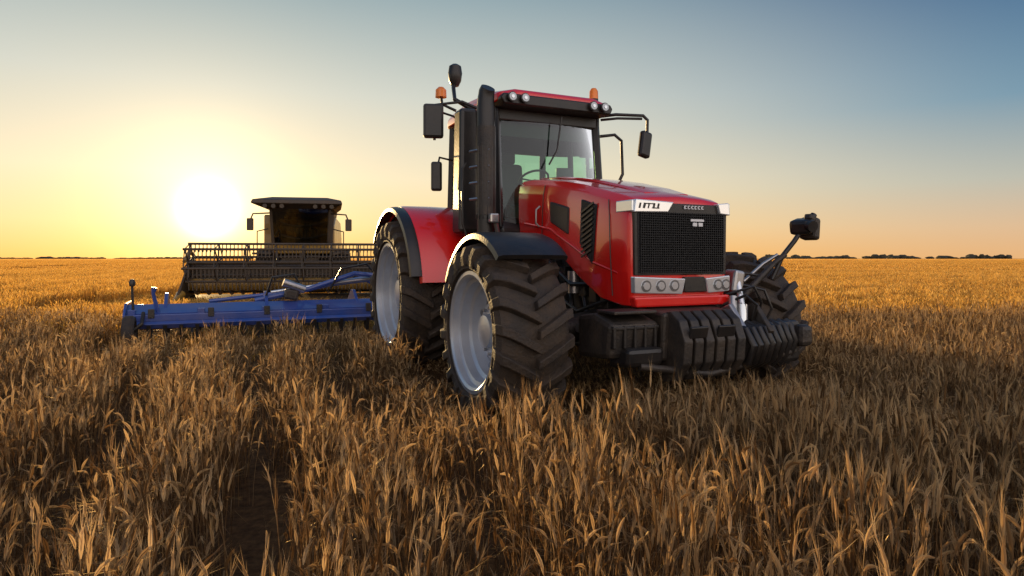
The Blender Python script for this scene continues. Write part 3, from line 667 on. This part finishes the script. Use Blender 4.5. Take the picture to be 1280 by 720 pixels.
while y<13:
    hwid=.84*y+1.1; x=-hwid
    while x<hwid:
        px,py=x+U(-.11,.11),y+U(-.11,.11); x+=sp
        b=blocked(px,py)
        if b==0: continue
        q=Vector((px,py)).dot(RN)+.09*math.sin(py*1.3)+.05*math.sin(py*3.1+px); fr=(q/.92)%1.0
        rowamt=max(0,min(1,(1.0-px+ .10*py)/1.8))
        dist=abs(fr-.5)*2
        if dist>.62 and rowamt>0: 
            if R()<.80*rowamt: continue
            b*=1-.55*rowamt
        hs=b*(1-.25*dist*rowamt)*U(.76,1.16)*(.88+.25*fbm(px*1.5,py*1.5))
        if py<4.2: hs*=1.2
        if 4.4<py<7 and -1.8<px<3.8: hs*=.80
        pts.append(((px,py,0),(U(-.11,.11),U(-.11,.11),U(0,6.28)),(U(.9,1.15),U(.9,1.15),hs)))
    y+=sp
scatter('wheat_near_stalks',near,pts,WF); print('near',len(pts))
pts=[]; sp=.62; y=9.5
while y<60:
    hwid=.84*y+2; x=-hwid
    while x<hwid:
        px,py=x+U(-.25,.25),y+U(-.25,.25); x+=sp
        if py<13 and R()>(py-9.5)/3.5*.9: continue
        b=blocked(px,py)
        if b==0: continue
        q=Vector((px,py)).dot(RN)+.1*math.sin(py*.4)
        f=(q%2.6)
        if f<.62: b*=.30 if px<0 else .5
        if (q%15.6)<1.0 or 2.6<(q%15.6)<3.4: b*=.35
        pts.append(((px,py,0),(0,0,U(0,6.28)),(U(.9,1.2),U(.9,1.2),b*U(.85,1.15)*(.85+.3*fbm(px*.3,py*.3)))))
    y+=sp
scatter('wheat_mid_stalks',mid,pts,WF); print('mid',len(pts))
pts=[]; sp=4.4; y=59
while y<380:
    hwid=.85*y+4; x=-hwid
    while x<hwid:
        px,py=x+U(-1.5,1.5),y+U(-1.5,1.5); x+=sp
        q=Vector((px,py)).dot(RN)
        b=.45 if (q%31)<4.5 else 1
        pts.append(((px,py,0),(0,0,U(0,6.28)),(1,1,b*U(.85,1.15)*(.8+.4*fbm(px*.06,py*.05)))))
    y+=sp
scatter('wheat_far_stalks',far,pts,WF); print('far',len(pts))
pts=[]; sp=23; y=370
while y<1900:
    hwid=.87*y+20; x=-hwid
    while x<hwid:
        px,py=x+U(-7,7),y+U(-7,7); x+=sp
        pts.append(((px,py,0),(0,0,U(0,6.28)),(1,1,U(.85,1.15))))
    y+=sp
scatter('wheat_distant_stalks',vfar,pts,WF); print('vfar',len(pts))

# tree line on the horizon
TM=pmat('distant_foliage',(.055,.05,.03),.9,0,.3,.05)
V=[];F=[]
for xa,xb,yy,hm in((-1500,-760,1850,6),(700,1350,1750,11),(-300,600,1950,5)):
    x=xa
    while x<xb:
        w=U(7,16); h=hm*U(.45,1.1)*(.6+.5*abs(math.sin(x*.011))); b=len(V); yj=yy+U(-20,20)
        ring=8
        for lv,(s,z) in enumerate(((.8,0),(1.0,.35),(.95,.65),(.5,.95))):
            for k in range(ring):
                t=2*math.pi*k/ring; rj=U(.75,1.2); V.append((x+w*s*rj*math.cos(t),yj+w*s*rj*math.sin(t),h*z*U(.85,1.15)))
        for lv in range(3):
            for k in range(ring): F.append((b+lv*ring+k,b+lv*ring+(k+1)%ring,b+(lv+1)*ring+(k+1)%ring,b+(lv+1)*ring+k))
        F.append(tuple(b+3*ring+k for k in range(ring)))
        x+=w*U(.4,.9) if R()<.95 else w*3
mk('tree_line',V,F,TM,None)

# ================================================================ LIGHT / SKY
def sdir(a,e):
    a=math.radians(a); e=math.radians(e); return Vector((math.sin(a)*math.cos(e),math.cos(a)*math.cos(e),math.sin(e)))
az=math.radians(-27); el=math.radians(5)
sd=sdir(-25.4,3.9); ls=sdir(-28.5,6.0)
sl=bpy.data.lights.new('sun','SUN'); sl.energy=5; sl.angle=math.radians(.55); sl.color=(1,.66,.28)
so=bpy.data.objects.new('sun',sl); col.objects.link(so); so.rotation_euler=ls.to_track_quat('Z','Y').to_euler(); so.location=(-20,40,20)
w=bpy.data.worlds.new('World'); scene.world=w; w.use_nodes=True; nt=w.node_tree; nt.nodes.clear()
N=nt.nodes; L=nt.links
out=N.new('ShaderNodeOutputWorld'); bg=N.new('ShaderNodeBackground')
sky=N.new('ShaderNodeTexSky'); sky.sky_type='NISHITA'; sky.sun_disc=False; sky.sun_elevation=el; sky.sun_rotation=az
tc=N.new('ShaderNodeTexCoord'); nm=N.new('ShaderNodeVectorMath'); nm.operation='NORMALIZE'; L.new(tc.outputs['Generated'],nm.inputs[0])
sp_=N.new('ShaderNodeSeparateXYZ'); L.new(nm.outputs[0],sp_.inputs[0])
dt=N.new('ShaderNodeVectorMath'); dt.operation='DOT_PRODUCT'; L.new(nm.outputs[0],dt.inputs[0]); dt.inputs[1].default_value=sd
def ramp(stops,src):
    r=N.new('ShaderNodeValToRGB')
    e=r.color_ramp.elements; e[0].position=stops[0][0]; e[0].color=(*stops[0][1],1); e[1].position=stops[-1][0]; e[1].color=(*stops[-1][1],1)
    for p,c in stops[1:-1]: k=e.new(p); k.color=(*c,1)
    L.new(src,r.inputs[0]); return r.outputs[0]
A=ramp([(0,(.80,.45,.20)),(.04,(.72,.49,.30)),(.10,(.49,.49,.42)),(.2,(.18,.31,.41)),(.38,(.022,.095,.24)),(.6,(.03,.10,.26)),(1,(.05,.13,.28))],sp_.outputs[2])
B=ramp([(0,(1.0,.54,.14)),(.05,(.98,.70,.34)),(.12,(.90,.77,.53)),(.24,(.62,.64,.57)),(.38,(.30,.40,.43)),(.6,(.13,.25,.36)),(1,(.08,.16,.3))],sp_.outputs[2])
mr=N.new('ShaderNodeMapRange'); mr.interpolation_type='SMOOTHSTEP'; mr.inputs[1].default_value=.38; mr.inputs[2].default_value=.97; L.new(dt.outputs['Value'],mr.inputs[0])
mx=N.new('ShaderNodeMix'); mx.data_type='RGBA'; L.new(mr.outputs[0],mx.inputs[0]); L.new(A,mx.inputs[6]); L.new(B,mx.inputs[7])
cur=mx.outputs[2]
def add(a,b):
    m=N.new('ShaderNodeMix'); m.data_type='RGBA'; m.blend_type='ADD'; m.inputs[0].default_value=1; L.new(a,m.inputs[6]); L.new(b,m.inputs[7]); return m.outputs[2]
cl=N.new('ShaderNodeMath'); cl.operation='MAXIMUM'; cl.inputs[1].default_value=0; L.new(dt.outputs['Value'],cl.inputs[0])
for pw,c in((2600,(4,3.4,2.2)),(260,(.85,.66,.34)),(50,(.26,.18,.07))):
    p=N.new('ShaderNodeMath'); p.operation='POWER'; p.inputs[1].default_value=pw; L.new(cl.outputs[0],p.inputs[0])
    v=N.new('ShaderNodeVectorMath'); v.operation='SCALE'; v.inputs[0].default_value=c; L.new(p.outputs[0],v.inputs['Scale']); cur=add(cur,v.outputs[0])
v=N.new('ShaderNodeVectorMath'); v.operation='SCALE'; v.inputs['Scale'].default_value=.006; L.new(sky.outputs[0],v.inputs[0]); cur=add(cur,v.outputs[0])
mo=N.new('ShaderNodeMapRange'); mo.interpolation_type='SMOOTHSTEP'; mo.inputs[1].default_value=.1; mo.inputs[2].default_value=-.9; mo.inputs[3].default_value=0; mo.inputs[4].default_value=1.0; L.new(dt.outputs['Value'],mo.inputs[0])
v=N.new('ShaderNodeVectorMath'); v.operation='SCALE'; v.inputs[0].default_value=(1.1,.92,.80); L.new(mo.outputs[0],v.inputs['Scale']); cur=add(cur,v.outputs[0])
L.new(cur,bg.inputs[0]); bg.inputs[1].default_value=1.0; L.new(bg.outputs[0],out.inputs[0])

# camera
cd=bpy.data.cameras.new('camera'); cd.lens=36*800/1280; cd.sensor_width=36; cd.shift_y=-37/1280; cd.clip_end=9000; cd.clip_start=.05
co=bpy.data.objects.new('camera',cd); col.objects.link(co); co.location=(0,0,1.56); co.rotation_euler=(math.radians(90),0,0); scene.camera=co
scene.view_settings.view_transform='Standard'; scene.view_settings.look='None'; scene.view_settings.exposure=0
